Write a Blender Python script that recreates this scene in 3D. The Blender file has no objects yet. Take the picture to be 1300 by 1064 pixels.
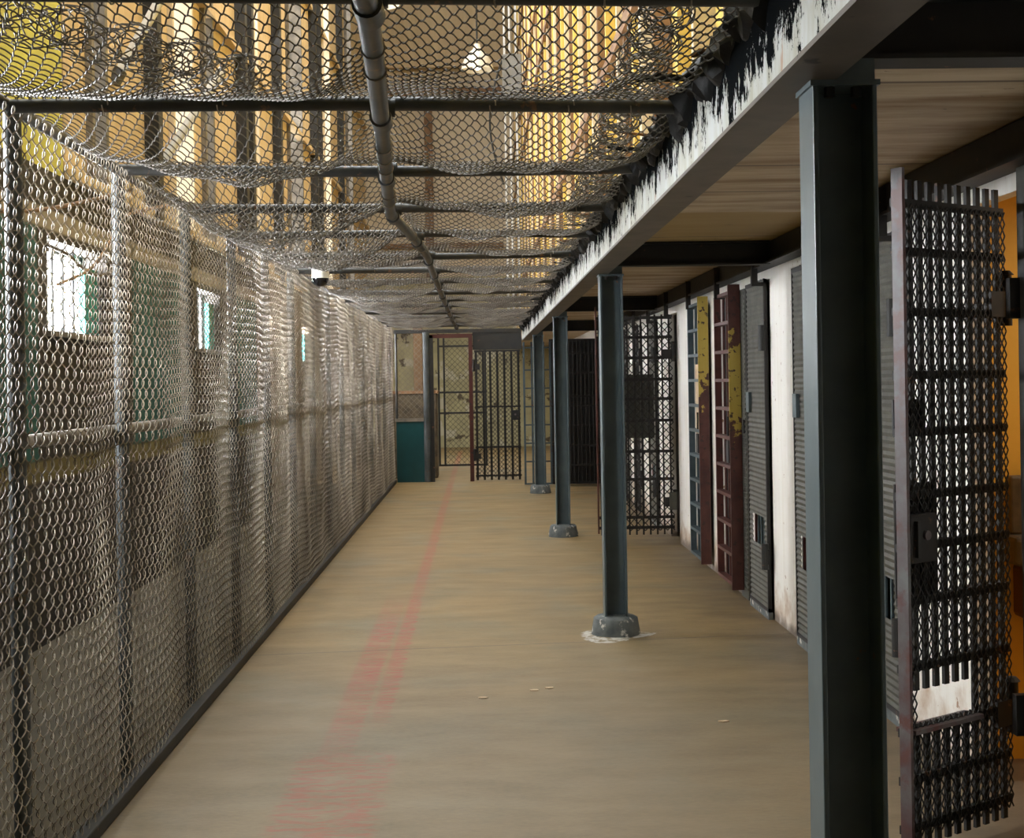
import bpy, math, random
import numpy as np
from mathutils import Vector, Matrix
random.seed(7); rng = np.random.RandomState(5)
SC = bpy.context.scene
COL = SC.collection
PI = math.pi

# ------------------------------------------------------------------ materials
def nd(nt, t, loc=(0, 0), **kw):
    n = nt.nodes.new(t); n.location = loc
    for k, v in kw.items(): setattr(n, k, v)
    return n

def base_mat(name, rough=.6, metal=0.0):
    m = bpy.data.materials.new(name); m.use_nodes = True
    nt = m.node_tree; b = nt.nodes['Principled BSDF']
    b.inputs['Roughness'].default_value = rough
    b.inputs['Metallic'].default_value = metal
    return m, nt, b

def coords(nt, scale=(1, 1, 1), loc=(0, 0, 0)):
    tc = nd(nt, 'ShaderNodeTexCoord'); mp = nd(nt, 'ShaderNodeMapping')
    mp.inputs['Scale'].default_value = scale; mp.inputs['Location'].default_value = loc
    nt.links.new(tc.outputs['Object'], mp.inputs['Vector'])
    return mp.outputs['Vector']

def noise(nt, vec, scale, detail=6, rough=.6, lo=.4, hi=.6):
    n = nd(nt, 'ShaderNodeTexNoise'); n.inputs['Scale'].default_value = scale
    n.inputs['Detail'].default_value = detail; n.inputs['Roughness'].default_value = rough
    nt.links.new(vec, n.inputs['Vector'])
    r = nd(nt, 'ShaderNodeMapRange'); r.inputs['From Min'].default_value = lo; r.inputs['From Max'].default_value = hi
    nt.links.new(n.outputs['Fac'], r.inputs['Value'])
    return r.outputs['Result'], n.outputs['Fac']

def mix(nt, fac, a, b):
    m = nd(nt, 'ShaderNodeMix', data_type='RGBA')
    if isinstance(fac, (int, float)): m.inputs[0].default_value = fac
    else: nt.links.new(fac, m.inputs[0])
    for i, c in ((6, a), (7, b)):
        if isinstance(c, tuple): m.inputs[i].default_value = (*c, 1)
        else: nt.links.new(c, m.inputs[i])
    return m.outputs[2]

def mth(nt, op, a, b=None, c=None):
    m = nd(nt, 'ShaderNodeMath', operation=op)
    for i, v in enumerate((a, b, c)):
        if v is None: continue
        if isinstance(v, (int, float)): m.inputs[i].default_value = v
        else: nt.links.new(v, m.inputs[i])
    return m.outputs[0]

def rangemask(nt, val, lo, hi, soft=.01):
    a = nd(nt, 'ShaderNodeMapRange'); a.inputs['From Min'].default_value = lo - soft; a.inputs['From Max'].default_value = lo + soft
    b = nd(nt, 'ShaderNodeMapRange'); b.inputs['From Min'].default_value = hi - soft; b.inputs['From Max'].default_value = hi + soft
    b.inputs['To Min'].default_value = 1; b.inputs['To Max'].default_value = 0
    nt.links.new(val, a.inputs['Value']); nt.links.new(val, b.inputs['Value'])
    return mth(nt, 'MULTIPLY', a.outputs[0], b.outputs[0])

def bump(nt, b, fac, s=.2, d=.01):
    bp = nd(nt, 'ShaderNodeBump'); bp.inputs['Strength'].default_value = s; bp.inputs['Distance'].default_value = d
    nt.links.new(fac, bp.inputs['Height']); nt.links.new(bp.outputs[0], b.inputs['Normal'])

def paint(name, c1, c2, scale=6, rough=.55, chip=None, chip_lo=.62, chip_hi=.65, chip_scale=14, metal=0, stretch=(1, 1, 1), bs=.25):
    m, nt, b = base_mat(name, rough, metal)
    v = coords(nt, stretch)
    f, raw = noise(nt, v, scale, lo=.35, hi=.65)
    c = mix(nt, f, c1, c2)
    if chip:
        g, raw2 = noise(nt, v, chip_scale, detail=8, lo=chip_lo, hi=chip_hi)
        c = mix(nt, g, c, chip)
    nt.links.new(c, b.inputs['Base Color'])
    bump(nt, b, raw, bs, .004)
    return m

def emis(name, col, s):
    m = bpy.data.materials.new(name); m.use_nodes = True; nt = m.node_tree
    nt.nodes.clear()
    e = nd(nt, 'ShaderNodeEmission'); e.inputs[0].default_value = (*col, 1); e.inputs[1].default_value = s
    o = nd(nt, 'ShaderNodeOutputMaterial'); nt.links.new(e.outputs[0], o.inputs[0])
    return m

M = {}
M['steel'] = paint('blue_grey_painted_steel', (.068, .096, .106), (.10, .132, .142), 5, .38, (.22, .10, .04), .70, .72, 9, bs=.1)
M['black_steel'] = paint('black_painted_steel', (.007, .0075, .0075), (.016, .015, .013), 8, .6, (.12, .05, .03), .66, .7, 16)
M['gate_black'] = paint('dark_gate_iron', (.006, .0055, .005), (.014, .011, .009), 12, .65, (.10, .045, .02), .64, .70, 20)
M['galv'] = paint('weathered_galvanised_wire', (.34, .305, .25), (.10, .078, .055), 1.1, .42, (.07, .045, .03), .60, .70, 9, metal=.1)
M['net'] = paint('weathered_net_wire', (.20, .19, .175), (.06, .05, .038), 1.6, .5, (.07, .05, .035), .58, .66, 7, metal=.2)
M['pipe'] = paint('dull_grey_pipe', (.028, .032, .034), (.07, .068, .064), 5, .42, (.16, .09, .05), .62, .68, 18, metal=.2)
M['post'] = paint('fence_post_paint', (.035, .042, .044), (.08, .09, .095), 4, .6, (.08, .05, .03), .62, .67, 12)
M['rail'] = paint('rail_paint', (.22, .19, .15), (.09, .08, .065), 6, .5)
M['footing'] = paint('painted_concrete_footing', (.07, .085, .088), (.14, .15, .145), 12, .8, (.55, .52, .46), .60, .66, 18, bs=.6)
M['tar'] = paint('black_tar', (.004, .0045, .005), (.012, .012, .012), 20, .55, bs=.9)
M['tar'].node_tree.nodes['Principled BSDF'].inputs['Specular IOR Level'].default_value = .2
M['tarwood'] = paint('splintered_brown_wood', (.35, .17, .07), (.10, .055, .03), 20, .8, stretch=(1, 6, 1))
M['red_yellow'] = None
M['teal'] = paint('teal_sheet_metal', (.004, .045, .05), (.006, .06, .066), 3, .35)
M['turquoise'] = paint('turquoise_shutter', (.012, .20, .19), (.03, .30, .27), 5, .5)  # the shutter's own turquoise paint
M['dark_red'] = paint('dark_red_paint', (.040, .007, .005), (.065, .013, .009), 6, .45, (.02, .012, .01), .62, .66, 12)
M['perf'] = paint('grey_green_door_mesh', (.048, .048, .039), (.085, .085, .068), 9, .55, (.12, .07, .04), .68, .74, 16, metal=.1)
M['cellyellow'] = paint('yellow_cell_paint', (.66, .38, .045), (.74, .45, .07), 3, .6, (.25, .12, .03), .68, .71, 22)
M['cellgrey'] = paint('cell_interior_paint', (.30, .29, .26), (.20, .19, .17), 2, .8)
M['beige'] = paint('beige_panel', (.55, .41, .24), (.64, .50, .31), 2, .7, stretch=(3, 3, .3))
M['cream'] = paint('cream_panel', (.70, .60, .44), (.62, .52, .37), 2, .7)
M['uyellow'] = paint('yellow_upper_paint', (.62, .44, .10), (.74, .56, .16), 2, .7, stretch=(4, 4, .2))
M['bright_yellow'] = paint('lemon_wall_paint', (.62, .60, .12), (.52, .48, .10), 1.2, .7)
M['ubrown'] = paint('brown_batten', (.16, .08, .035), (.28, .16, .08), 4, .7)
M['rope'] = paint('brown_rope', (.34, .20, .10), (.20, .11, .05), 20, .8)
M['white_plastic'] = paint('white_plastic', (.72, .72, .70), (.62, .62, .60), 3, .4)
M['dark_dome'] = paint('smoked_dome', (.006, .006, .007), (.01, .01, .011), 3, .08)
M['lampshade'] = paint('white_enamel_shade', (.75, .70, .58), (.62, .56, .44), 4, .35)
M['lamp_bulb'] = emis('lit_bulb', (1, .93, .75), 3)
M['daylight'] = emis('daylit_glass', (.95, .97, 1.0), 110)
M['daystrip'] = emis('daylit_tall_glass', (1.0, .97, .92), 2.6)
M['timber'] = paint('brown_timber', (.24, .15, .08), (.17, .10, .05), 8, .8)
M['tan'] = paint('tan_card', (.62, .48, .33), (.48, .33, .2), 8, .8)
M['steel_blue'] = paint('faded_blue_frame', (.035, .055, .066), (.07, .098, .11), 6, .5, (.06, .03, .02), .62, .66, 15)
M['red_frame'] = paint('rusty_red_frame', (.055, .015, .011), (.10, .03, .022), 7, .5, (.03, .016, .01), .60, .64, 15)
M['wornedge'] = paint('worn_silver_edge', (.13, .13, .13), (.07, .03, .03), 5, .5, (.10, .035, .03), .5, .6, 8)
M['junk'] = paint('dark_junk', (.05, .035, .02), (.12, .09, .05), 9, .6)

def yellow_over_red(name, zcut, ztop=9):
    m, nt, b = base_mat(name, .5)
    tc = nd(nt, 'ShaderNodeTexCoord'); s = nd(nt, 'ShaderNodeSeparateXYZ')
    nt.links.new(tc.outputs['Object'], s.inputs[0])
    v = coords(nt)
    f, raw = noise(nt, v, 9, lo=.3, hi=.7)
    # paint line: yellow above zcut, ragged
    z = mth(nt, 'ADD', s.outputs[2], mth(nt, 'MULTIPLY', mth(nt, 'SUBTRACT', raw, .5), 1.1))
    r = nd(nt, 'ShaderNodeMapRange'); r.inputs['From Min'].default_value = zcut; r.inputs['From Max'].default_value = zcut + .03
    nt.links.new(z, r.inputs['Value'])
    red = mix(nt, f, (.042, .010, .008), (.085, .028, .02))
    r2 = nd(nt, 'ShaderNodeMapRange'); r2.inputs['From Min'].default_value = ztop; r2.inputs['From Max'].default_value = ztop - .03
    nt.links.new(z, r2.inputs['Value'])
    c = mix(nt, mth(nt, 'MULTIPLY', r.outputs[0], r2.outputs[0]), red, (.36, .26, .045))
    g, raw2 = noise(nt, v, 22, lo=.58, hi=.62)
    c = mix(nt, g, c, (.035, .015, .012))
    nt.links.new(c, b.inputs['Base Color']); bump(nt, b, raw2, .4, .004)
    return m
M['yr1'] = yellow_over_red('yellow_over_red_paint', 1.22, 1.86)
M['yr2'] = yellow_over_red('yellow_over_dark_red_paint', 1.45)

def m_floor():
    m, nt, b = base_mat('worn_concrete', .55)
    tc = nd(nt, 'ShaderNodeTexCoord'); s = nd(nt, 'ShaderNodeSeparateXYZ')
    nt.links.new(tc.outputs['Object'], s.inputs[0]); X, Y = s.outputs[0], s.outputs[1]
    big, _ = noise(nt, coords(nt, (1, 1, 1)), .7, lo=.35, hi=.65)
    big2, _ = noise(nt, coords(nt, (.5, 1.4, 1), (4, 9, 0)), .9, lo=.42, hi=.66)
    st, raw = noise(nt, coords(nt, (.9, 1.9, 1)), 2.3, detail=9, lo=.35, hi=.68)
    fine, rawf = noise(nt, coords(nt, (1.6, 2.8, 1)), 20, detail=8, lo=.3, hi=.72)
    c = mix(nt, big, (.215, .135, .040), (.19, .133, .056))
    c = mix(nt, mth(nt, 'MULTIPLY', big2, .75), c, (.29, .18, .06))
    # green-grey patches
    gr, _ = noise(nt, coords(nt, (1, 1, 1), (11, 3, 0)), 1.1, lo=.50, hi=.66)
    c = mix(nt, mth(nt, 'MULTIPLY', gr, .45), c, (.115, .14, .105))
    # grey worn near end of the aisle
    ny = nd(nt, 'ShaderNodeMapRange'); ny.inputs['From Min'].default_value = 9.2; ny.inputs['From Max'].default_value = 6.5
    nt.links.new(Y, ny.inputs['Value'])
    c = mix(nt, mth(nt, 'MULTIPLY', ny.outputs[0], .6), c, (.19, .155, .110))
    c = mix(nt, mth(nt, 'MULTIPLY', st, .42), c, (.095, .072, .038))
    c = mix(nt, mth(nt, 'MULTIPLY', fine, .28), c, (.31, .23, .125))
    # darker, ragged-edged band towards the cell fronts
    d = nd(nt, 'ShaderNodeMapRange'); d.inputs['From Min'].default_value = 1.35; d.inputs['From Max'].default_value = 1.9
    nt.links.new(mth(nt, 'ADD', X, mth(nt, 'MULTIPLY', mth(nt, 'SUBTRACT', raw, .5), .6)), d.inputs['Value'])
    c = mix(nt, mth(nt, 'MULTIPLY', d.outputs[0], .5), c, (.09, .07, .055))
    # two faded red painted stripes
    wn, raww = noise(nt, coords(nt, (3, 7, 1)), 4, detail=9, lo=.38, hi=.60)
    pn, rawp = noise(nt, coords(nt, (1, .6, 1), (2, 1.5, 0)), 1.6, detail=3, lo=.36, hi=.54)
    xx = mth(nt, 'ADD', X, mth(nt, 'MULTIPLY', mth(nt, 'SUBTRACT', raww, .5), .10))
    s1 = mth(nt, 'MULTIPLY', rangemask(nt, xx, -.735, -.585, .012), rangemask(nt, Y, 6.6, 10.0, .9))
    s2 = mth(nt, 'MULTIPLY', rangemask(nt, xx, -.555, -.465, .012), rangemask(nt, Y, 6.9, 33, .3))
    s3 = mth(nt, 'MULTIPLY', rangemask(nt, xx, -.80, -.40, .02), rangemask(nt, mth(nt, 'ADD', Y, mth(nt, 'MULTIPLY', mth(nt, 'SUBTRACT', raww, .5), .5)), 4.6, 6.15, .05))
    wn3, _ = noise(nt, coords(nt, (3, 9, 1), (5, 0, 0)), 3, detail=9, lo=.46, hi=.58)
    red = mth(nt, 'MAXIMUM', s1, s2)
    red = mth(nt, 'MULTIPLY', red, mth(nt, 'ADD', mth(nt, 'MULTIPLY', mth(nt, 'SUBTRACT', 1.0, wn), .85), .12))
    red = mth(nt, 'MULTIPLY', red, mth(nt, 'ADD', mth(nt, 'MULTIPLY', pn, .5), .5))
    red = mth(nt, 'MAXIMUM', red, mth(nt, 'MULTIPLY', mth(nt, 'MULTIPLY', s3, wn3), .6))
    c = mix(nt, mth(nt, 'MULTIPLY', red, .9), c, (.30, .055, .035))
    # construction joints
    yj = mth(nt, 'SUBTRACT', Y, mth(nt, 'MULTIPLY', X, .11))
    for j in (8.62, 14.3, 20.0):
        jm = rangemask(nt, yj, j - .006, j + .006, .006)
        c = mix(nt, mth(nt, 'MULTIPLY', jm, .8), c, (.05, .04, .03))
    nt.links.new(c, b.inputs['Base Color'])
    rr = nd(nt, 'ShaderNodeMapRange'); rr.inputs['To Min'].default_value = .42; rr.inputs['To Max'].default_value = .7
    nt.links.new(raw, rr.inputs['Value']); nt.links.new(rr.outputs[0], b.inputs['Roughness'])
    bump(nt, b, rawf, .25, .004)
    return m
M['floor'] = m_floor()

def m_pier():
    m, nt, b = base_mat('white_wall_paint', .6)
    tc = nd(nt, 'ShaderNodeTexCoord'); s = nd(nt, 'ShaderNodeSeparateXYZ')
    nt.links.new(tc.outputs['Object'], s.inputs[0]); Zc = s.outputs[2]
    st, raw = noise(nt, coords(nt, (6, 6, .5)), 2.5, lo=.4, hi=.7)
    sp, rsp = noise(nt, coords(nt), 16, detail=8, lo=.66, hi=.70)
    c = mix(nt, mth(nt, 'MULTIPLY', st, .35), (.80, .78, .73), (.62, .55, .44))
    c = mix(nt, sp, c, (.30, .17, .10))
    low = nd(nt, 'ShaderNodeMapRange'); low.inputs['From Min'].default_value = .30; low.inputs['From Max'].default_value = .02
    nn, rn = noise(nt, coords(nt), 7, detail=8, lo=.4, hi=.6)
    nt.links.new(mth(nt, 'ADD', Zc, mth(nt, 'MULTIPLY', mth(nt, 'SUBTRACT', rn, .5), .9)), low.inputs['Value'])
    c = mix(nt, mth(nt, 'MULTIPLY', low.outputs[0], .8), c, (.42, .27, .16))
    base = nd(nt, 'ShaderNodeMapRange'); base.inputs['From Min'].default_value = .09; base.inputs['From Max'].default_value = .02
    nt.links.new(mth(nt, 'ADD', Zc, mth(nt, 'MULTIPLY', mth(nt, 'SUBTRACT', rn, .5), .2)), base.inputs['Value'])
    c = mix(nt, mth(nt, 'MULTIPLY', base.outputs[0], .8), c, (.10, .085, .07))
    nt.links.new(c, b.inputs['Base Color']); bump(nt, b, raw, .15, .003)
    return m
M['pier'] = m_pier()

def m_ceiling():
    m, nt, b = base_mat('stained_ceiling_board', .65)
    tc = nd(nt, 'ShaderNodeTexCoord'); s = nd(nt, 'ShaderNodeSeparateXYZ')
    nt.links.new(tc.outputs['Object'], s.inputs[0]); Y = s.outputs[1]
    st, raw = noise(nt, coords(nt, (.8, 4, 1)), 1.5, detail=8, lo=.38, hi=.66)
    sp, rsp = noise(nt, coords(nt, (1, 2.2, 1)), 9, detail=4, lo=.70, hi=.73)
    c = mix(nt, st, (.52, .43, .30), (.24, .15, .07))
    yy = mth(nt, 'ADD', Y, mth(nt, 'MULTIPLY', mth(nt, 'SUBTRACT', raw, .5), .25))
    c = mix(nt, mth(nt, 'MULTIPLY', rangemask(nt, yy, 7.35, 9.1, .03), .85), c, (.30, .20, .055))
    c = mix(nt, mth(nt, 'MULTIPLY', rangemask(nt, yy, 1.2, 2.9, .05), .6), c, (.30, .20, .07))
    c = mix(nt, sp, c, (.04, .025, .015))
    for j in (4.15, 5.75, 6.55, 8.6, 10.4, 12.2, 13.9):
        c = mix(nt, mth(nt, 'MULTIPLY', rangemask(nt, Y, j - .012, j + .012, .008), .85), c, (.05, .03, .02))
    nt.links.new(c, b.inputs['Base Color']); bump(nt, b, raw, .3, .004)
    return m
M['ceiling'] = m_ceiling()

def m_fascia():
    m, nt, b = base_mat('white_fascia_with_tar_drips', .5)
    tc = nd(nt, 'ShaderNodeTexCoord'); s = nd(nt, 'ShaderNodeSeparateXYZ')
    nt.links.new(tc.outputs['Object'], s.inputs[0]); Zc = s.outputs[2]; Yc = s.outputs[1]
    dr, raw = noise(nt, coords(nt, (1, 2.6, 1.5)), 4.0, detail=8, rough=.72, lo=.3, hi=.7)
    fb, rawf = noise(nt, coords(nt, (1, 1.5, 1.0), (4, 2, 1)), 17, detail=7, rough=.75, lo=.3, hi=.7)
    raw = mth(nt, 'ADD', mth(nt, 'MULTIPLY', raw, .55), mth(nt, 'MULTIPLY', rawf, .45))
    bl, rawb = noise(nt, coords(nt, (1, 1, 1)), 1.4, detail=2, lo=.35, hi=.65)
    r = nd(nt, 'ShaderNodeMapRange'); r.inputs['From Min'].default_value = 2.27; r.inputs['From Max'].default_value = 2.52
    nt.links.new(Zc, r.inputs['Value'])
    v = mth(nt, 'ADD', mth(nt, 'ADD', .09, mth(nt, 'MULTIPLY', mth(nt, 'SUBTRACT', raw, .5), 5.0)), mth(nt, 'ADD', mth(nt, 'MULTIPLY', r.outputs[0], 1.15), mth(nt, 'MULTIPLY', mth(nt, 'SUBTRACT', rawb, .5), 1.3)))
    t = nd(nt, 'ShaderNodeMapRange'); t.inputs['From Min'].default_value = .46; t.inputs['From Max'].default_value = .50
    nt.links.new(v, t.inputs['Value'])
    gn, rg = noise(nt, coords(nt, (1, 3, 1)), 4, lo=.4, hi=.65)
    c = mix(nt, gn, (.50, .53, .53), (.36, .36, .29))
    ru, rr = noise(nt, coords(nt, (1, 5, 1), (3, 3, 3)), 2.2, lo=.66, hi=.70)
    c = mix(nt, mth(nt, 'MULTIPLY', ru, .7), c, (.35, .16, .07))
    c = mix(nt, t.outputs[0], c, (.007, .008, .009))
    nt.links.new(c, b.inputs['Base Color']); bump(nt, b, t.outputs[0], .4, .006)
    sl = nd(nt, 'ShaderNodeMapRange'); sl.inputs['To Min'].default_value = .5; sl.inputs['To Max'].default_value = .0
    nt.links.new(t.outputs[0], sl.inputs['Value']); nt.links.new(sl.outputs[0], b.inputs['Specular IOR Level'])
    return m
M['fascia'] = m_fascia()
M['soffit'] = paint('brown_steel_soffit', (.075, .062, .05), (.12, .10, .078), 5, .5, (.015, .012, .01), .64, .67, 9)

def m_leftwall():
    m, nt, b = base_mat('brown_and_teal_wall', .7)
    tc = nd(nt, 'ShaderNodeTexCoord'); s = nd(nt, 'ShaderNodeSeparateXYZ')
    nt.links.new(tc.outputs['Object'], s.inputs[0]); Y = s.outputs[1]; Zc = s.outputs[2]
    f, raw = noise(nt, coords(nt), 2.5, lo=.35, hi=.65)
    c = mix(nt, f, (.010, .007, .0045), (.024, .017, .011))
    tl = mix(nt, f, (.005, .052, .048), (.010, .090, .082))
    for a, bb in ((5.8, 8.9), (11.3, 13.6), (15.6, 17.5)):
        c = mix(nt, mth(nt, 'MULTIPLY', rangemask(nt, Y, a, bb, .02), rangemask(nt, Zc, 1.15, 2.62, .01)), c, tl)
    c = mix(nt, rangemask(nt, Zc, 1.02, 1.15, .01), c, (.12, .095, .025))
    c = mix(nt, rangemask(nt, Zc, 2.62, 2.75, .01), c, (.30, .26, .20))
    cb = mix(nt, f, (.26, .21, .15), (.18, .14, .10))
    c = mix(nt, rangemask(nt, Y, 17.6, 36, .05), c, cb)
    yl = mix(nt, f, (.50, .48, .10), (.60, .58, .14))
    nt.links.new(c, b.inputs['Base Color']); bump(nt, b, raw, .2, .01)
    return m
M['leftwall'] = m_leftwall()

def m_endwall():
    m, nt, b = base_mat('peeling_olive_wall', .75)
    f, raw = noise(nt, coords(nt), 1.6, detail=9, rough=.7, lo=.4, hi=.6)
    g, raw2 = noise(nt, coords(nt, (1, 1, 1), (7, 3, 1)), 2.6, detail=9, rough=.65, lo=.56, hi=.58)
    h, raw3 = noise(nt, coords(nt, (1, 1, 1), (2, 5, 4)), 3.2, detail=9, rough=.65, lo=.60, hi=.62)
    c = mix(nt, f, (.46, .42, .24), (.33, .30, .18))
    c = mix(nt, mth(nt, 'MULTIPLY', g, .7), c, (.56, .53, .42))
    c = mix(nt, h, c, (.10, .08, .05))
    nt.links.new(c, b.inputs['Base Color']); bump(nt, b, raw2, .3, .01)
    return m
M['endwall'] = m_endwall()

# ------------------------------------------------------------------ mesh tools
class MB:
    def __init__(s): s.v = []; s.f = []; s.mi = []
    def add(s, vs, fs, mi=0):
        o = len(s.v); s.v += [tuple(p) for p in vs]
        s.f += [tuple(i + o for i in f) for f in fs]; s.mi += [mi] * len(fs); return s
    def box(s, x0, x1, y0, y1, z0, z1, mi=0, M4=None):
        vs = [Vector((x, y, z)) for z in (z0, z1) for y in (y0, y1) for x in (x0, x1)]
        if M4 is not None: vs = [M4 @ v for v in vs]
        return s.add(vs, [(0, 2, 3, 1), (4, 5, 7, 6), (0, 1, 5, 4), (2, 6, 7, 3), (0, 4, 6, 2), (1, 3, 7, 5)], mi)
    def cyl(s, a, b, r, n=12, r2=None, mi=0, caps=True):
        a = Vector(a); b = Vector(b); t = (b - a).normalized(); r2 = r if r2 is None else r2
        u = t.orthogonal().normalized(); w = t.cross(u)
        vs = [p + (u * math.cos(2 * PI * i / n) + w * math.sin(2 * PI * i / n)) * q for p, q in ((a, r), (b, r2)) for i in range(n)]
        fs = [(i, (i + 1) % n, n + (i + 1) % n, n + i) for i in range(n)]
        if caps: fs += [tuple(range(n))[::-1], tuple(range(n, 2 * n))]
        return s.add(vs, fs, mi)
    def lathe(s, c, prof, n=24, mi=0, jit=0, cap=True):
        c = Vector(c); vs = []
        for (r, z) in prof:
            for i in range(n):
                q = r * (1 + (random.uniform(-jit, jit) if jit else 0)); a = 2 * PI * i / n
                vs.append(c + Vector((q * math.cos(a), q * math.sin(a), z + (random.uniform(-jit, jit) * .1 if jit else 0))))
        fs = []
        for k in range(len(prof) - 1):
            for i in range(n):
                fs.append((k * n + i, k * n + (i + 1) % n, (k + 1) * n + (i + 1) % n, (k + 1) * n + i))
        if cap: fs += [tuple(range(n))[::-1], tuple(range((len(prof) - 1) * n, len(prof) * n))]
        return s.add(vs, fs, mi)
    def tube(s, pts, r, n=8, mi=0):
        pts = [Vector(p) for p in pts]; vs = []; L = len(pts); prev = None
        for i, p in enumerate(pts):
            t = (pts[min(i + 1, L - 1)] - pts[max(i - 1, 0)]).normalized()
            u = t.orthogonal().normalized() if prev is None else (prev - t * prev.dot(t)).normalized()
            prev = u; w = t.cross(u)
            vs += [p + (u * math.cos(2 * PI * k / n) + w * math.sin(2 * PI * k / n)) * r for k in range(n)]
        fs = [(i * n + k, i * n + (k + 1) % n, (i + 1) * n + (k + 1) % n, (i + 1) * n + k) for i in range(L - 1) for k in range(n)]
        fs += [tuple(range(n))[::-1], tuple(range((L - 1) * n, L * n))]
        return s.add(vs, fs, mi)
    def build(s, name, mats, parent=None, smooth=False, bevel=0):
        me = bpy.data.meshes.new(name); me.from_pydata(s.v, [], s.f)
        mats = mats if isinstance(mats, (list, tuple)) else [mats]
        for m in mats: me.materials.append(m)
        if len(mats) > 1: me.polygons.foreach_set('material_index', s.mi)
        if smooth:
            me.polygons.foreach_set('use_smooth', [True] * len(me.polygons))
            if hasattr(me, 'set_sharp_from_angle'): me.set_sharp_from_angle(angle=math.radians(40))
        me.update()
        o = bpy.data.objects.new(name, me); COL.objects.link(o)
        if parent: o.parent = parent
        if bevel:
            bm = o.modifiers.new('bevel', 'BEVEL'); bm.width = bevel; bm.segments = 2; bm.limit_method = 'ANGLE'
        return o

def tag(o, label, cat, group=None, kind=None):
    if label: o['label'] = label
    if cat: o['category'] = cat
    if group: o['group'] = group
    if kind: o['kind'] = kind
    return o
def struct(o): o['kind'] = 'structure'; return o
def empty(name, loc, label, cat, group=None, rz=0):
    o = bpy.data.objects.new(name, None); COL.objects.link(o); o.location = loc; o.rotation_euler = (0, 0, rz)
    o.empty_display_size = .1
    return tag(o, label, cat, group)

def wires(name, P, N, r, mat, parent=None, K=4):
    """P: (strands, points, 3); N: (strands, points, 3) surface normals; sweeps a K-sided tube along each strand"""
    S, L, _ = P.shape
    T = np.empty_like(P); T[:, 1:-1] = P[:, 2:] - P[:, :-2]; T[:, 0] = P[:, 1] - P[:, 0]; T[:, -1] = P[:, -1] - P[:, -2]
    T /= np.linalg.norm(T, axis=2, keepdims=True) + 1e-9
    Bn = np.cross(T, N); Bn /= np.linalg.norm(Bn, axis=2, keepdims=True) + 1e-9
    Nn = np.cross(Bn, T)
    ang = np.arange(K) * 2 * PI / K + PI / 4
    V = P[:, :, None, :] + r * (np.cos(ang)[None, None, :, None] * Nn[:, :, None, :] + np.sin(ang)[None, None, :, None] * Bn[:, :, None, :])
    V = V.reshape(-1, 3)
    s = np.arange(S)[:, None, None]; l = np.arange(L - 1)[None, :, None]; k = np.arange(K)[None, None, :]
    b0 = (s * L + l) * K
    a = b0 + k; b = b0 + (k + 1) % K; c = b + K; d = a + K
    Fq = np.stack([a, b, c, d], -1).reshape(-1, 4)
    me = bpy.data.meshes.new(name)
    me.vertices.add(len(V)); me.vertices.foreach_set('co', V.astype(np.float32).ravel())
    me.loops.add(Fq.size); me.loops.foreach_set('vertex_index', Fq.astype(np.int32).ravel())
    me.polygons.add(len(Fq)); me.polygons.foreach_set('loop_start', (np.arange(len(Fq)) * 4).astype(np.int32))
    me.polygons.foreach_set('use_smooth', np.ones(len(Fq), dtype=bool))
    me.materials.append(mat); me.update(calc_edges=True)
    o = bpy.data.objects.new(name, me); COL.objects.link(o)
    if parent: o.parent = parent
    return o

def zigzag(nu, nv, cu, cv, depth, sub=3):
    """chain link: nu spirals, each a zigzag up v; returns u, v, w(out of plane) arrays (nu, nv*sub+1)"""
    t = np.arange(nv * sub + 1) / sub
    tri = np.abs((t % 2) - 1)          # 1..0..1
    tri = .5 + (tri - .5) * 1.0
    sm = .5 - .5 * np.cos(PI * tri)
    z = .6 * tri + .4 * sm
    zz = np.where((np.arange(nu) % 2 == 1)[:, None], 1 - z[None, :], z[None, :])
    u = np.arange(nu)[:, None] * cu + zz * cu * 1.12
    v = np.repeat(t[None, :] * cv, nu, 0)
    w = -(depth * np.sin(PI * t))[None, :] * np.where((np.arange(nu) % 2 == 1)[:, None], -1, 1)
    return u, v, w

# ------------------------------------------------------------------ key dimensions
FX, WX, CX, BX = -1.41, 1.91, .82, .67
YB, YP, YE = -2.0, 23.0, 35.0
ZC = 2.46
LX = -2.75

# ------------------------------------------------------------------ setting
o = MB().box(-1.44, 4.3, YB, YE + .2, -.2, 0).build('floor', M['floor']); struct(o)
M['outfloor'] = paint('shaded_olive_concrete', (.034, .024, .009), (.055, .040, .016), 1.2, .85)  # dimness beyond the fence put into a darker floor colour
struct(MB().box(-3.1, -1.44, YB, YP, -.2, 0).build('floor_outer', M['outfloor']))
struct(MB().box(-3.1, -1.44, YP, YE + .2, -.2, 0).build('floor_far', M['floor']))

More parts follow.
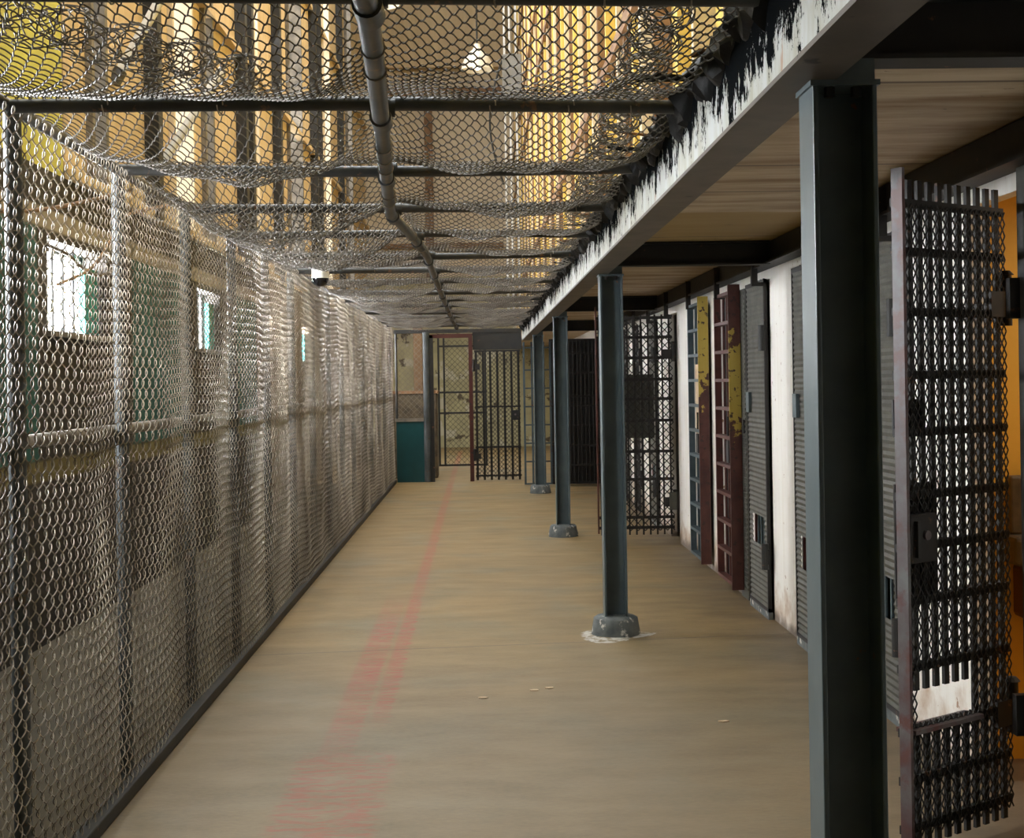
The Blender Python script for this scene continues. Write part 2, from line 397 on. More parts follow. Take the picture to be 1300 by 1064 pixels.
# left outer wall with window openings (lower) and tall glazing above
WIN = [(4.4, 5.9, 1.97, 2.56), (9.12, 10.55, 1.97, 2.56), (13.9, 15.1, 1.97, 2.56), (17.9, 18.9, 1.97, 2.50), (22.0, 23.0, 1.97, 2.5)]
mb = MB(); y = YB
for (a, b_, z0, z1) in WIN:
    mb.box(LX - .3, LX, y, a, 0, 3.0); mb.box(LX - .3, LX, a, b_, 0, z0); mb.box(LX - .3, LX, a, b_, z1, 3.0); y = b_
mb.box(LX - .3, LX, y, YE, 0, 3.0)
struct(mb.build('wall_left', M['leftwall']))
for i, (a, b_, z0, z1) in enumerate(WIN):
    w = MB().box(LX - .30, LX - .28, a, b_, z0, z1).build('window_%d' % (i + 1), M['daylight']); struct(w)
    f = MB()
    f.box(LX - .27, LX - .18, a, a + .04, z0, z1).box(LX - .27, LX - .18, b_ - .04, b_, z0, z1)
    f.box(LX - .27, LX - .18, a, b_, z0, z0 + .03).box(LX - .27, LX - .18, a, b_, z1 - .03, z1)
    f.build('window_frame', M['rail'], w)
    g = MB()
    for k in range(1, 5): yy = a + (b_ - a) * k * .17; g.cyl((LX - .12, yy, z0), (LX - .12, yy, z1), .014, 8)
    g.build('window_bars', M['black_steel'], w)
    MB().box(LX - .10, LX - .06, a + (b_ - a) * .74, b_ - .02, z0 + .02, z1 - .10).build('shutter', M['turquoise'], w)
    MB().box(LX - .3, LX + .06, a - .05, b_ + .05, z0 - .035, z0).build('window_sill', M['rail'], w)

# tall upper part of the outer wall : beige panels between narrow glazing strips
up = MB(); strips = [(10.2, 10.5), (12.9, 13.7), (14.4, 14.75), (17.6, 17.8), (20.8, 22.2), (25.5, 26.4), (30.0, 31.0)]
y = 9.6
for (a, b_) in strips:
    up.box(LX - .3, LX - .02, y, a - .05, 3.0, 12.5); y = b_ + .05
up.box(LX - .3, LX - .02, y, YE, 3.0, 12.5)
struct(up.build('wall_left_upper', M['beige']))
struct(MB().box(LX - .3, LX - .03, YB, 9.6, 3.0, 12.5).build('wall_left_near', M['bright_yellow']))
for i, (a, b_) in enumerate(strips):
    w = MB().box(LX - .26, LX - .24, a, b_, 3.0, 12.5).build('window_%d' % (i + 6), M['daystrip']); struct(w)
    g = MB()
    g.box(LX - .30, LX + .03, a - .07, a, 3.0, 12.5).box(LX - .30, LX + .03, b_, b_ + .07, 3.0, 12.5)
    for z in np.arange(3.6, 12.4, 1.1): g.box(LX - .24, LX - .2, a, b_, z, z + .04)
    g.build('window_frame', M['cream'] if i % 2 else M['rail'], w)
mb = MB()
for yy in (11.9, 16.4, 16.9, 19.3, 23.6, 24.3, 28.2):
    mb.box(LX - .05, LX + .10, yy, yy + .16, 3.0, 12.5)
struct(mb.build('trim_1', M['black_steel']))
mb = MB()
for z in (3.0, 5.4, 7.8): mb.box(LX - .05, LX + .06, 9.6, YE, z, z + .07)
struct(mb.build('trim_2', M['beige']))

# unseen dark wall added to block light from behind the camera; far end wall
M['backblock'] = paint('dark_back_blocker', (.05, .045, .04), (.035, .03, .028), 2, .8)
struct(MB().box(-3.05, 4.3, YB - .2, YB, 0, 12.5).build('wall_back_blocker', M['backblock']))
struct(MB().box(-3.05, 4.3, YE, YE + .2, 0, 4.2).build('wall_end', M['endwall']))
struct(MB().box(-3.05, 4.3, YE, YE + .2, 4.2, 12.5).build('wall_end_upper', M['cream']))
mb = MB()
mb.box(-2.4, .6, YE - .3, YE, 4.9, 5.0).box(-2.4, .6, YE - .3, YE, 8.6, 8.8).box(-1.3, -1.1, YE - .2, YE, 4.2, 8.6)
struct(mb.build('trim_3', M['ubrown']))
mb = MB().box(-2.5, .7, YE - .25, YE - .02, 9.3, 12.5)
struct(mb.build('trim_4', M['beige']))

# right cell fronts : white piers, header, open cells behind
DOORS = [(4.88 + 1.486 * k, 4.88 + 1.486 * k + .645) for k in range(0, 12)]
mb = MB(); y = YB
for (a, b_) in DOORS:
    mb.box(WX, WX + .06, y, a, 0, ZC); y = b_
    mb.box(WX, WX + .06, a, b_, 2.25, ZC)
mb.box(WX, WX + .06, y, YE, 0, ZC)
struct(mb.build('wall_right', M['pier']))
mb = MB()
mb.box(4.1, 4.3, YB, YE, 0, ZC)
for k, (a, b_) in enumerate(DOORS):
    if k != 1: mb.box(WX + .06, 4.1, a - .47, a - .39, 0, ZC)
struct(mb.build('wall_cells', M['cellgrey']))
# the near open cell is yellow inside
mb = MB(); mb.box(4.04, 4.10, 4.50, 5.90, 0, ZC).box(WX + .065, 4.04, 5.86, 5.90, 0, ZC).box(WX + .065, 4.04, 4.50, 4.53, 0, ZC)
mb.box(WX + .062, WX + .075, 5.53, 5.86, 0, ZC)
struct(mb.build('wall_cell_yellow', M['cellyellow']))
struct(MB().box(CX - .02, 4.3, YB, YE, ZC, ZC + .12).build('ceiling', M['ceiling']))

# upper tier face, yellow with battens, above the walkway edge
struct(MB().box(.95, 1.1, YB, YE, ZC + .12, 12.5).build('wall_upper_tier', M['uyellow']))
mb = MB(); y = 2.0; k = 0
while y < YE - .4:
    w = .05 + .05 * random.random(); mb.box(.86, .95, y, y + w, ZC + .12, 10.5, mi=(k * 7 % 3)); y += .34 + .5 * random.random(); k += 1
struct(mb.build('trim_5', [M['ubrown'], M['cream'], M['uyellow']]))
mb = MB()
for z in (3.6, 5.9, 6.9, 8.4): mb.box(.84, .95, YB, YE, z, z + .08)
struct(mb.build('trim_6', M['ubrown']))

# ------------------------------------------------------------------ walkway edge beam
t = empty('edge_beam', (0, 0, 0), 'long white painted steel edge beam streaked with black tar above the row of columns', 'beam')
mb = MB().box(BX, BX + .012, 1.2, YP, 2.272, 2.53); mb.build('web', M['fascia'], t)
MB().box(BX, BX + .13, 1.2, YP, 2.26, 2.272).box(BX, BX + .13, 1.2, YP, 2.53, 2.54).build('flange', M['soffit'], t)
# lumpy tar bead along the top with drips
n = 520; prof = 9
ys = np.linspace(2.2, YP, n); vs = []; fs = []
h1 = rng.rand(n); h2 = np.convolve(rng.rand(n + 8), np.ones(9) / 9, 'valid')[:n]
for i in range(n):
    drop = .055 + .07 * h1[i] * h2[i] * 2 + .025 * math.sin(ys[i] * 5.1) ** 2
    bul = .03 + .035 * rng.rand()
    for k in range(prof):
        a = k / (prof - 1)
        vs.append((BX + .03 - bul * math.sin(PI * a) - .03 * (1 if 0 < k < prof - 1 else 0) * a + .008 * rng.randn() * (0 < k < prof - 1), ys[i], 2.575 - a * (drop + .045)))
for i in range(n - 1):
    for k in range(prof - 1):
        q = i * prof + k; fs.append((q, q + 1, q + prof + 1, q + prof))
MB().add(vs, fs).build('tar_seal', M['tar'], t, smooth=True)
# torn strips of felt sticking out under the net
mb = MB()
for i in range(60):
    yy = 2.7 + i * .34 + random.uniform(-.1, .1); L = random.uniform(.03, .17); w = random.uniform(.02, .07); z = 2.55 + random.uniform(-.02, .03)
    dy = random.uniform(-.06, .06)
    p = [(BX + .02, yy, z), (BX + .02, yy + w, z), (BX - L, yy + w * .6 + dy, z + random.uniform(-.02, .02)), (BX - L * .6, yy + dy, z)]
    q = [(a, b_, c - .008) for a, b_, c in p]
    mb.add(p + q, [(0, 1, 2, 3), (7, 6, 5, 4), (0, 4, 5, 1), (1, 5, 6, 2), (2, 6, 7, 3), (3, 7, 4, 0)], mi=1 if i % 4 == 0 else 0)
mb.build('torn_felt', [M['tar'], M['tarwood']], t)

# ------------------------------------------------------------------ columns with footings, cross beams
def column(y, label, foot_label=None):
    t = empty('steel_column', (CX, y, 0), label, 'column', 'steel columns along the walkway edge')
    h = 2.26
    # H section: flanges left and right, web across
    W = .072; D = .07
    MB().box(-W, -W + .012, -D, D, 0, h).build('flange', M['steel'], t, bevel=.003)
    MB().box(W - .012, W, -D, D, 0, h).build('flange', M['steel'], t, bevel=.003)
    MB().box(-W + .012, W - .012, .024, .036, 0, h).build('web', M['steel'], t)
    MB().box(-.078, .078, -.075, .075, h - .012, h).build('cap_plate', M['steel'], t)
    mb = MB().box(-.05, -.03, -.02, .0, h + 0, h + .0)
    bl = MB()
    for sx in (-1, 1):
        bl.cyl((sx * .03, -.05, h - .035), (sx * .03, -.05, h - .012), .012, 6)
    bl.build('bolt', M['black_steel'], t)
    MB().lathe((0, 0, 0), [(.152, 0), (.150, .03), (.143, .07), (.136, .108), (.118, .122), (.02, .124)], 30, jit=.025).build('concrete_footing', M['footing'], t, smooth=True)
    return t
column(3.22, 'nearest blue-grey steel column at the right, running out of the bottom of the picture')
column(8.92, 'blue-grey steel column in a round footing beside the cracked white plaster ring on the floor')
column(14.62, 'middle slim steel column on a round footing in front of the dark barred screen')
column(20.32, 'farthest small steel column standing against the pale ladder-like grille')

def crossbeam(y, label):
    t = empty('cross_beam', (0, y, 0), label, 'beam', 'steel cross beams under the walkway')
    z0, z1 = 2.31, ZC - .001
    MB().box(BX + .13, WX - .09, -.055, .055, z0, z0 + .012).build('flange', M['black_steel'], t)
    MB().box(BX + .13, WX - .09, -.055, .055, z1 - .012, z1).build('flange', M['black_steel'], t)
    MB().box(BX + .13, WX - .09, -.006, .006, z0 + .012, z1 - .012).build('web', M['black_steel'], t)
    MB().box(CX - .07, CX + .07, -.06, .06, 2.262, z0).build('bearing_plate', M['steel'], t)
    return t
crossbeam(3.22, 'thick dark cross beam at top right above the nearest column')
crossbeam(8.92, 'dark cross beam meeting the second column under the yellow ceiling board')
crossbeam(14.62, 'dark cross beam over the middle column far down the walkway')
crossbeam(20.32, 'small dark cross beam over the farthest column')

# plaster splash round the second footing (a ragged flat crust)
pts = []
for i in range(40):
    a = 2 * PI * i / 40; r = (.21 + .05 * math.sin(3 * a + 1) + .03 * random.random()) * (1.0 if math.sin(a) < .3 else .8)
    pts.append((CX - .03 + r * math.cos(a) * 1.05, 8.90 + r * math.sin(a), 0.003))
mb = MB(); nP = len(pts)
inner = [(CX + .14 * math.cos(2 * PI * i / nP), 8.92 + .14 * math.sin(2 * PI * i / nP), .008) for i in range(nP)]
mb.add([(x, y, .0005) for x, y, z in pts] + inner, [(i, (i + 1) % nP, nP + (i + 1) % nP, nP + i) for i in range(nP)])
m_pl, nt, b = base_mat('white_plaster_crust', .85)
f, raw = noise(nt, coords(nt), 18, detail=8, lo=.42, hi=.55)
nt.links.new(mix(nt, f, (.20, .155, .09), (.46, .43, .38)), b.inputs['Base Color'])
tag(mb.build('plaster_crust', m_pl), 'ragged white plaster crust on the floor around the second column footing', 'plaster')

# ------------------------------------------------------------------ door header channel along the cells
t = empty('header_channel', (0, 0, 0), 'long dark steel housing running over the cell doors under the ceiling', 'door housing')
MB().box(WX - .09, WX - .002, 2.6, YP - 1, 2.33, 2.455).build('housing', M['black_steel'], t, bevel=.004)
MB().box(WX - .115, WX - .003, 2.6, YP - 1, 2.315, 2.329).build('lip', M['black_steel'], t)
for k, (a, b_) in enumerate(DOORS[:11]):
    if k == 0: continue
    mb = MB().box(WX - .13, WX - .09, a - .06, a - .02, 2.22, 2.44).box(WX - .13, WX - .05, a - .055, a - .025, 2.20, 2.225)
    mb.build('bracket', M['gate_black'], t)

# ------------------------------------------------------------------ expanded metal mesh for gate leaves (local x,z plane)
def expanded(name, x0, x1, z0, z1, cu, cv, r, mat, parent, yoff=0, holes=()):
    nu = int((x1 - x0) / cu); nv = int((z1 - z0) / cv) * 2
    t = np.arange(nv + 1)
    tri = (t % 2).astype(float)
    objs = []
    U = []; V = []
    for i in range(nu):
        d = tri if i % 2 == 0 else 1 - tri
        U.append(x0 + i * cu + d * cu * .94); V.append(z0 + t * cv / 2)
    mb = MB()
    for u, v in zip(U, V):
        for k in range(len(t) - 1):
            uc = (u[k] + u[k + 1]) / 2; vc = (v[k] + v[k + 1]) / 2
            if any(a < uc < b and c < vc < d for a, b, c, d in holes): continue
            p0 = Vector((u[k], yoff, v[k])); p1 = Vector((u[k + 1], yoff, v[k + 1]))
            dv = (p1 - p0).normalized(); nrm = Vector((0, 1, 0)); s = dv.cross(nrm) * r
            a = nrm * r * .9
            vs = [p0 - s - a, p0 + s - a, p0 + s + a, p0 - s + a, p1 - s - a, p1 + s - a, p1 + s + a, p1 - s + a]
            mb.add(vs, [(0, 1, 5, 4), (1, 2, 6, 5), (2, 3, 7, 6), (3, 0, 4, 7)])
    return mb.build(name, mat, parent)

def gate_leaf(loc, rz, label, W=.62, H=2.17, z0=.07, nb=11, rails=(.26, .42, .63, .85, 1.03, 1.2, 1.41, 1.6, 1.81, 2.01), stile=None, cu=.021, cv=.044,
              r=.0036, mat='gate_black', slot=None, lock=True, mesh=True, hinges=True, bw=.0125, stub=.08):
    t = empty('cell_gate', loc, label, 'gate', None, rz)
    mt = M[mat]; hol = [slot] if slot else []
    for k in range(nb):
        x = .03 + (W - .06) * k / (nb - 1)
        if slot and slot[0] < x < slot[1]:
            MB().box(x - bw, x + bw, .004, .016, z0 - .04, slot[2]).build('bar', mt, t)
            MB().box(x - bw, x + bw, .004, .016, slot[3] - .07, H + stub).build('bar', mt, t)
        else:
            MB().box(x - bw, x + bw, .004, .016, z0 - .04, H + stub).build('bar', mt, t)
    for z in list(rails) + [z0 + .03, H]:
        MB().box(0, W, -.004, .020, z - .014, z + .014).build('rail', mt, t)
    if mesh: expanded('expanded_mesh', .0, W, z0, H, cu, cv, r, mt, t, -.008, hol)
    if stile: MB().box(W - .004, W + .010, -.038, .006, z0 - .02, H + .11).build('stile', M[stile], t)
    if hinges:
        for z in (1.86, .42):
            h = MB().cyl((-.012, .0, z - .09), (-.012, .0, z + .09), .022, 14).cyl((-.012, 0, z + .09), (-.012, 0, z + .105), .03, 14, .016)
            h.box(-.012, .09, -.012, .02, z - .06, z + .03)
            h.build('hinge', M['gate_black'], t, smooth=False)
    if lock:
        l = MB().box(W - .15, W - .012, -.035, .03, .98, 1.14).build('lock_box', M['gate_black'], t, bevel=.004)
        MB().cyl((W - .09, -.036, 1.07), (W - .09, -.046, 1.07), .016, 14).build('keyhole_plate', M['wornedge'], l)
        MB().box(W - .045, W - .03, -.05, -.035, 1.0, 1.12).build('latch', M['black_steel'], l)
    return t

# near open gate at the right
g = gate_leaf((1.855, 5.0, 0), math.atan2(-.36, -.5), 'near black barred cell gate swung open at the right edge of the picture', W=.60, stile='wornedge',
              slot=(.23, .53, .44, .62), cu=.0137, cv=.042, r=.0020)
M_ = M['gate_black']; g.scale = (1, -1, 1)
# steel plate with lock guard
MB().box(.40, .60, .018, .024, .86, 1.24).build('lock_guard_plate', M_, g)
MB().box(.44, .60, .018, .024, 1.40, 1.52).build('small_plate', M['black_steel'], g)
MB().box(.20, .57, -.03, .05, .415, .430).build('slot_shelf', M['wornedge'], g)
# jamb by the gate
t = empty('door_jamb', (1.86, 4.86, 0), 'weathered grey steel door jamb at the far right edge', 'door jamb')
MB().box(0, .048, -.12, .02, 0, 2.31).build('post', M['perf'], t)
for z in (1.86, .42): MB().box(-.035, .02, .0, .04, z - .07, z + .07).build('hinge_plate', M['gate_black'], t)
# fixture in the yellow cell
t = empty('cell_sink', (2.38, 5.80, 0), 'grimy old sink fixture inside the yellow cell behind the near gate', 'sink')
MB().box(-.24, .24, -.12, .04, .82, .94).build('basin', M['junk'], t, bevel=.02)
MB().box(-.22, .22, -.02, .04, .94, 1.18).build('splashback', M['junk'], t, bevel=.01)
MB().box(-.2, .2, -.10, .04, .60, .82).build('pedestal', M['dark_red'], t, bevel=.02)
MB().cyl((-.05, -.02, 1.02), (-.05, -.09, 1.02), .02, 12).cyl((-.05, -.09, 1.02), (-.05, -.09, .97), .012, 10).build('tap', M['wornedge'], t)

# ------------------------------------------------------------------ closed perforated doors (seen edge-on along the wall)
def perf_door(k, label):
    a, b_ = DOORS[k]; t = empty('cell_door', (WX - .03, a, 0), label, 'door', None)
    Wd = b_ - a
    # ribbed sheet : a fine horizontal corrugation, with a barred slot left open
    zs = np.arange(.06, 2.24, .0085); slot = (.47, .66, .10, .50)
    mb = MB()
    def sheet(y0, y1, za, zb):
        z = [q for q in zs if za <= q <= zb]
        vs = []
        for q in z:
            xo = -.004 - .006 * (.5 + .5 * math.sin(2 * PI * q / .034))
            vs += [(xo, y0, q), (xo, y1, q)]
        mb.add(vs, [(2 * i, 2 * i + 2, 2 * i + 3, 2 * i + 1) for i in range(len(z) - 1)])
    sheet(0, Wd, .06, slot[0]); sheet(0, Wd, slot[1], 2.24); sheet(0, slot[2], slot[0] - .01, slot[1] + .01); sheet(slot[3], Wd, slot[0] - .01, slot[1] + .01)
    mb.build('mesh_panel', M['perf'], t)
    for yb in (.10, .20, .30, .40, .50): MB().box(.006, .016, yb - .01, yb + .01, .04, 2.26).build('bar', M['steel_blue'] if yb < .45 else M['red_frame'], t)
    fr = MB().box(-.012, .012, 0, .02, .05, 2.25).box(-.012, .012, Wd - .02, Wd, .05, 2.25).box(-.012, .012, 0, Wd, 2.22, 2.25).box(-.012, .012, 0, Wd, .05, .075)
    fr.build('frame', M['gate_black'], t)
    MB().box(-.03, -.01, Wd - .16, Wd - .06, 1.36, 1.50).build('handle_plate', M['steel'], t)
    for z in (1.86, .42):
        MB().cyl((-.03, -.01, z - .085), (-.03, -.01, z + .085), .024, 12).box(-.03, -.005, -.03, .06, z - .05, z + .05).build('hinge', M['black_steel'], t)
    MB().box(-.01, .02, 0, Wd, .0, .05).build('threshold', M['footing'], t)
    return t
perf_door(1, 'grey mesh-covered cell door half hidden by the nearest column and near gate')
perf_door(2, 'grey mesh-covered cell door just left of the nearest column, beside the widest white pier')
perf_door(7, 'grey mesh-covered cell door glimpsed behind the square-on open gate')
perf_door(3, 'grey mesh-covered cell door with small barred slot, between two white piers')

# ------------------------------------------------------------------ ladder-like open-frame doors with yellow over red edge
def ladder_door(y0, Wd, label, fm, sm, extra=None):
    t = empty('grille_door', (1.80, y0, 0), label, 'door', None)
    H0, H1 = .1, 2.22
    MB().box(-.002, .085, -.012, .006, H0 - .04, H1 + .06).build('edge_post', M[sm], t)
    MB().box(.0, .05, Wd - .03, Wd, H0, H1).build('stile', M[fm], t)
    for i in range(11):
        z = H0 + (H1 - H0) * i / 10
        MB().box(-.0, .055, .006, Wd - .03, z - .012, z + .012).build('rail', M[fm], t)
    for yb in np.linspace(.10, Wd - .10, 4): MB().box(.052, .064, yb - .012, yb + .012, H0, H1).build('bar', M[fm], t)
    MB().box(.070, .078, .006, Wd, H0, H1).build('backing_sheet', M['gate_black'], t)  # black sheet standing in for the dark interior behind the rungs
    l = MB().box(-.01, .06, .02, .13, .98, 1.14).build('lock_box', M['gate_black'], t, bevel=.003)
    MB().box(-.018, -.006, .0, .014, 1.18, 1.32).build('catch', M['gate_black'], t)
    if extra: MB().box(.035, .045, .10, .40, 1.05, 1.72).build('cardboard_panel', M['tan'], t)
    return t
ladder_door(10.30, .64, 'rust-red laddered grille door with a flaking yellow and red edge post, the nearer of two', 'red_frame', 'yr1')
ladder_door(11.75, .60, 'faded blue laddered grille door with a flaking yellow edge post, the farther of two', 'steel_blue', 'yr2', True)

t = empty('ribbed_plate', (WX - .004, 10.16, 0), 'narrow grey ribbed steel plate on the wall just right of the red grille door', 'steel plate')
mb = MB().box(-.012, .003, 0, .26, .001, 2.24)
for i in range(60): mb.box(-.018, -.012, .005, .255, .07 + i * .036, .088 + i * .036)
mb.build('sheet', M['perf'], t)
MB().box(-.03, -.012, .02, .08, 1.2, 1.3).build('clasp', M['gate_black'], t)

# gate standing open at right angles to the wall in the distance
gg = gate_leaf((WX - .05, 13.8, 0), 0, 'dark diamond-mesh cell gate swung square across the walkway behind the second column', W=.74, H=2.2, z0=.13, nb=11,
          rails=(.26, .63, .90, 1.2, 1.41, 1.6, 1.81, 2.01), cu=.036, cv=.075, r=.0042, lock=False, stile='red_frame', bw=.008, stub=.03)
MB().box(-.02, .05, -.03, .0, .33, .50).build('latch_plate', M['perf'], gg)
gg.scale = (-1, 1, 1)
MB().box(.18, .72, .022, .028, 1.03, 1.65).build('backing_sheet', M['perf'], gg)
# remaining far doors
for k in (8, 9, 10):
    a, b_ = DOORS[k]
    gate_leaf((WX - .04, a + .0, 0), PI / 2, ('', '', '', '', '', '', '', '', 'dark cell gate beyond the middle column, closed in the wall', 'dark cell gate far along the wall next to the barred screen', 'last dark cell gate in the wall before the barred screen')[k],
              W=.64, nb=8, mesh=False, lock=False, rails=(.63, 1.2, 1.81))

# ------------------------------------------------------------------ chain link fence
FY0, FY1, FZ = 2.3, 22.85, 2.50
t = empty('chain_link_fence', (FX, FY0, 0), 'tall rusty chain-link fence on posts along the left side of the corridor', 'fence')
t_inv = Matrix.Translation((-FX, -FY0, 0))
def fence_bulge(y, z):
    return (.018 * np.sin(y * 5.1 + .6 * np.sin(z * 2)) * np.sin(PI * z / 2.5) + .012 * np.sin(y * 2.2 + z * 3.1) + .012 * np.sin(y * 11.3 + z) * np.clip(z / 2.5, 0, 1) * (1 - z / 2.6))
cu, cv = .037, .044
nu = int((FY1 - FY0) / cu); nv = int((FZ - .06) / cv)
u, v, w = zigzag(nu, nv, cu, cv, .0095, 5)
yy = u; zz = v + .05 + .012 * np.sin(u * 1.7) + .006 * np.sin(u * 6.1)
P = np.stack([.0 + fence_bulge(yy, zz) + w, yy, zz], -1)
N = np.zeros_like(P); N[..., 0] = 1
wires('wire_mesh', P, N, .0024, M['galv'], t, K=5)
for k in range(-1, 15):
    y = 4.50 + 1.30 * k - FY0
    MB().cyl((-.050, y, 0), (-.050, y, 2.50), .028, 16).build('post', M['post'], t, smooth=True)
MB().cyl((-.105, 0, 1.425), (-.105, FY1 - FY0, 1.425), .024, 14).build('middle_rail', M['rail'], t, smooth=True)
MB().cyl((-.058, 0, 2.49), (-.058, FY1 - FY0, 2.49), .022, 14).build('top_rail', M['pipe'], t, smooth=True)
MB().box(-.03, .03, 0, FY1 - FY0, 0.0, .055).build('bottom_rail', M['black_steel'], t, bevel=.006)
tie0 = MB().tube([(.034 * math.cos(a), .034 * math.sin(a), .004 * a) for a in np.linspace(-1.9, 1.9, 9)], .002, 5).build('tie_wire', M['galv'], t)
tie0.location = (-.058, 4.50 - FY0, .35)
for k in range(-1, 15):
    for z in (.35, .8, 1.2, 1.65, 2.1):
        if k == 0 and z == .35: continue
        c = tie0.copy(); COL.objects.link(c); c.parent = t; c.location = (-.058, 4.50 + 1.30 * k - FY0, z)

# ------------------------------------------------------------------ overhead pipe frame
t = empty('pipe_frame', (0, 0, 0), 'grey pipe frame of cross pipes and one long centre pipe overhead, carrying the wire net', 'pipe frame')
PY = [3.12 + 1.31 * k for k in range(15)]
for k, y in enumerate(PY):
    bow = .012 * math.sin(k * 2.1)
    pts = [(FX - .03 + (BX - FX + .01) * s, y + .14 * s, 2.475 + .0 * s + bow * math.sin(PI * s)) for s in np.linspace(0, 1, 9)]
    MB().tube(pts, .0225, 14).build('cross_pipe', M['pipe'], t, smooth=True)
cp = [(-.24, 2.2), (-.235, 3.12), (-.30, 4.45), (-.37, 5.76), (-.43, 6.95), (-.40, 7.4), (-.34, 9.0), (-.35, 10.95), (-.36, 14), (-.37, 18), (-.36, 21.8)]
def cpx(y): return float(np.interp(y, [c[1] for c in cp], [c[0] for c in cp]))
MB().tube([(cpx(y), y, 2.425) for y in np.linspace(2.2, 6.95, 12)], .027, 16).build('centre_pipe', M['pipe'], t, smooth=True)
MB().tube([(cpx(y), y, 2.425) for y in np.linspace(6.9, 21.8, 40)], .025, 14).build('centre_pipe', M['pipe'], t, smooth=True)
for k, y in enumerate(PY):
    x = cpx(y)
    c = MB().tube([(x, y - .035, 2.425), (x, y + .075, 2.425)], .034, 16)
    c.tube([(x - .04, y + .07, 2.472), (x + .04, y + .076, 2.472)], .03, 14)
    c.build('coupling', M['pipe'], t, smooth=True)
for y in (3.5, 3.75, 4.95, 5.2, 5.45, 6.2, 6.45, 8.0, 8.7):
    x = cpx(y)
    MB().tube([(x + .03 * math.cos(a), y + .004 * a, 2.425 + .03 * math.sin(a)) for a in np.linspace(-PI, PI, 13)], .0026, 5).build('tie_wire', M['galv'], t)
for k, y in enumerate(PY[:9]):
    for x in (-1.15, -.8, .05, .3, .5):
        yy0 = y + .14 * (x - FX) / 2.08
        MB().tube([(x + .003 * a, yy0 + .027 * math.cos(a), 2.475 + .027 * math.sin(a)) for a in np.linspace(-PI, PI, 13)], .0022, 5).build('tie_wire', M['galv'], t)

# ------------------------------------------------------------------ overhead wire net
t = empty('overhead_net', (0, 0, 0), 'sagging weathered wire net laid over the overhead pipes, seen from below', 'wire net')
rb = np.random.RandomState(11)
sagL = .07 + .14 * rb.rand(20); sagR = .06 + .10 * rb.rand(20)
sagL[1] = .07; sagL[2] = .13; sagL[3] = .24; sagL[4] = .24; sagL[6] = .0; sagL[7:] *= .55; sagR[5:] *= .6; sagR[1] = .05; sagR[2] = .10; sagR[3] = .10
def net_z(x, y):
    ys = y - .14 * (x - FX) / 2.08
    b = (ys - PY[0]) / 1.31
    i = np.clip(np.floor(b).astype(int) + 1, 0, 19); fr = b - np.floor(b)
    xc = np.interp(y, [c[1] for c in cp], [c[0] for c in cp])
    L = np.clip((x - FX) / (xc - FX), 0, 1); Rr = np.clip((x - xc) / (BX - xc), 0, 1)
    left = x < xc
    prof = np.where(left, sagL[i] * np.sin(PI * L) ** .8, sagR[i] * np.sin(PI * Rr) ** .8) + .03
    s = np.sin(PI * np.clip(fr, 0, 1))
    z = 2.502 - prof * s ** 1.1
    z += .012 * np.sin(x * 9 + y * 2.3) * s + .008 * np.sin(x * 23 + y * 7) * s
    return z
cu2, cv2 = .040, .0215
nu = int((21.9 - 2.15) / cu2); nv = int((BX - FX + .02) / cv2)
u, v, w = zigzag(nu, nv, cu2, cv2, .005, 4)
X = FX - .02 + v; Y = 2.15 + u + .03 * np.sin(X * 4) + .02 * np.sin(X * 9 + u)
X = X + .015 * np.sin(u * 5)
Z = net_z(X, Y) + w
e = 1e-3
N = np.stack([-(net_z(X + e, Y) - net_z(X, Y)) / e, -(net_z(X, Y + e) - net_z(X, Y)) / e, np.ones_like(X)], -1)
N /= np.linalg.norm(N, axis=2, keepdims=True)
wires('wire_mesh', np.stack([X, Y, Z], -1), N, .0023, M['net'], t, K=5)
# rolled surplus netting bunched above the first left bay and along the beam side
for bi, (xa, ya, xb, yb, rr) in enumerate(((-1.38, 3.6, -.75, 4.6, .12), (.50, 3.3, .60, 8.5, .09))):
    nst = 46 if bi == 0 else 150; pts = []
    L0 = np.linspace(0, 1, nst)
    st = []
    for i in range(nst):
        c = np.array([xa + (xb - xa) * L0[i], ya + (yb - ya) * L0[i], 2.56 + rr * .3])
        a = np.linspace(0, 2 * PI * 1.15, 34)
        jit = .25 * np.sin(a * 5 + i * PI)
        q = rr * (.7 + .25 * np.sin(i * .7 + a))
        d = np.array([xb - xa, yb - ya]); d = d / np.linalg.norm(d)
        perp = np.array([-d[1], d[0]])
        step = math.hypot(xb - xa, yb - ya) / nst
        st.append(np.stack([c[0] + perp[0] * q * np.cos(a) + d[0] * step * jit * 3, c[1] + perp[1] * q * np.cos(a) + d[1] * step * jit * 3, c[2] + q * .6 * np.sin(a)], -1))
    Pn = np.array(st); Nn = np.zeros_like(Pn); Nn[..., 0] = .3; Nn[..., 1] = .2; Nn[..., 2] = .93
    wires('bunched_mesh', Pn, Nn, .0023, M['net'], t, K=4)

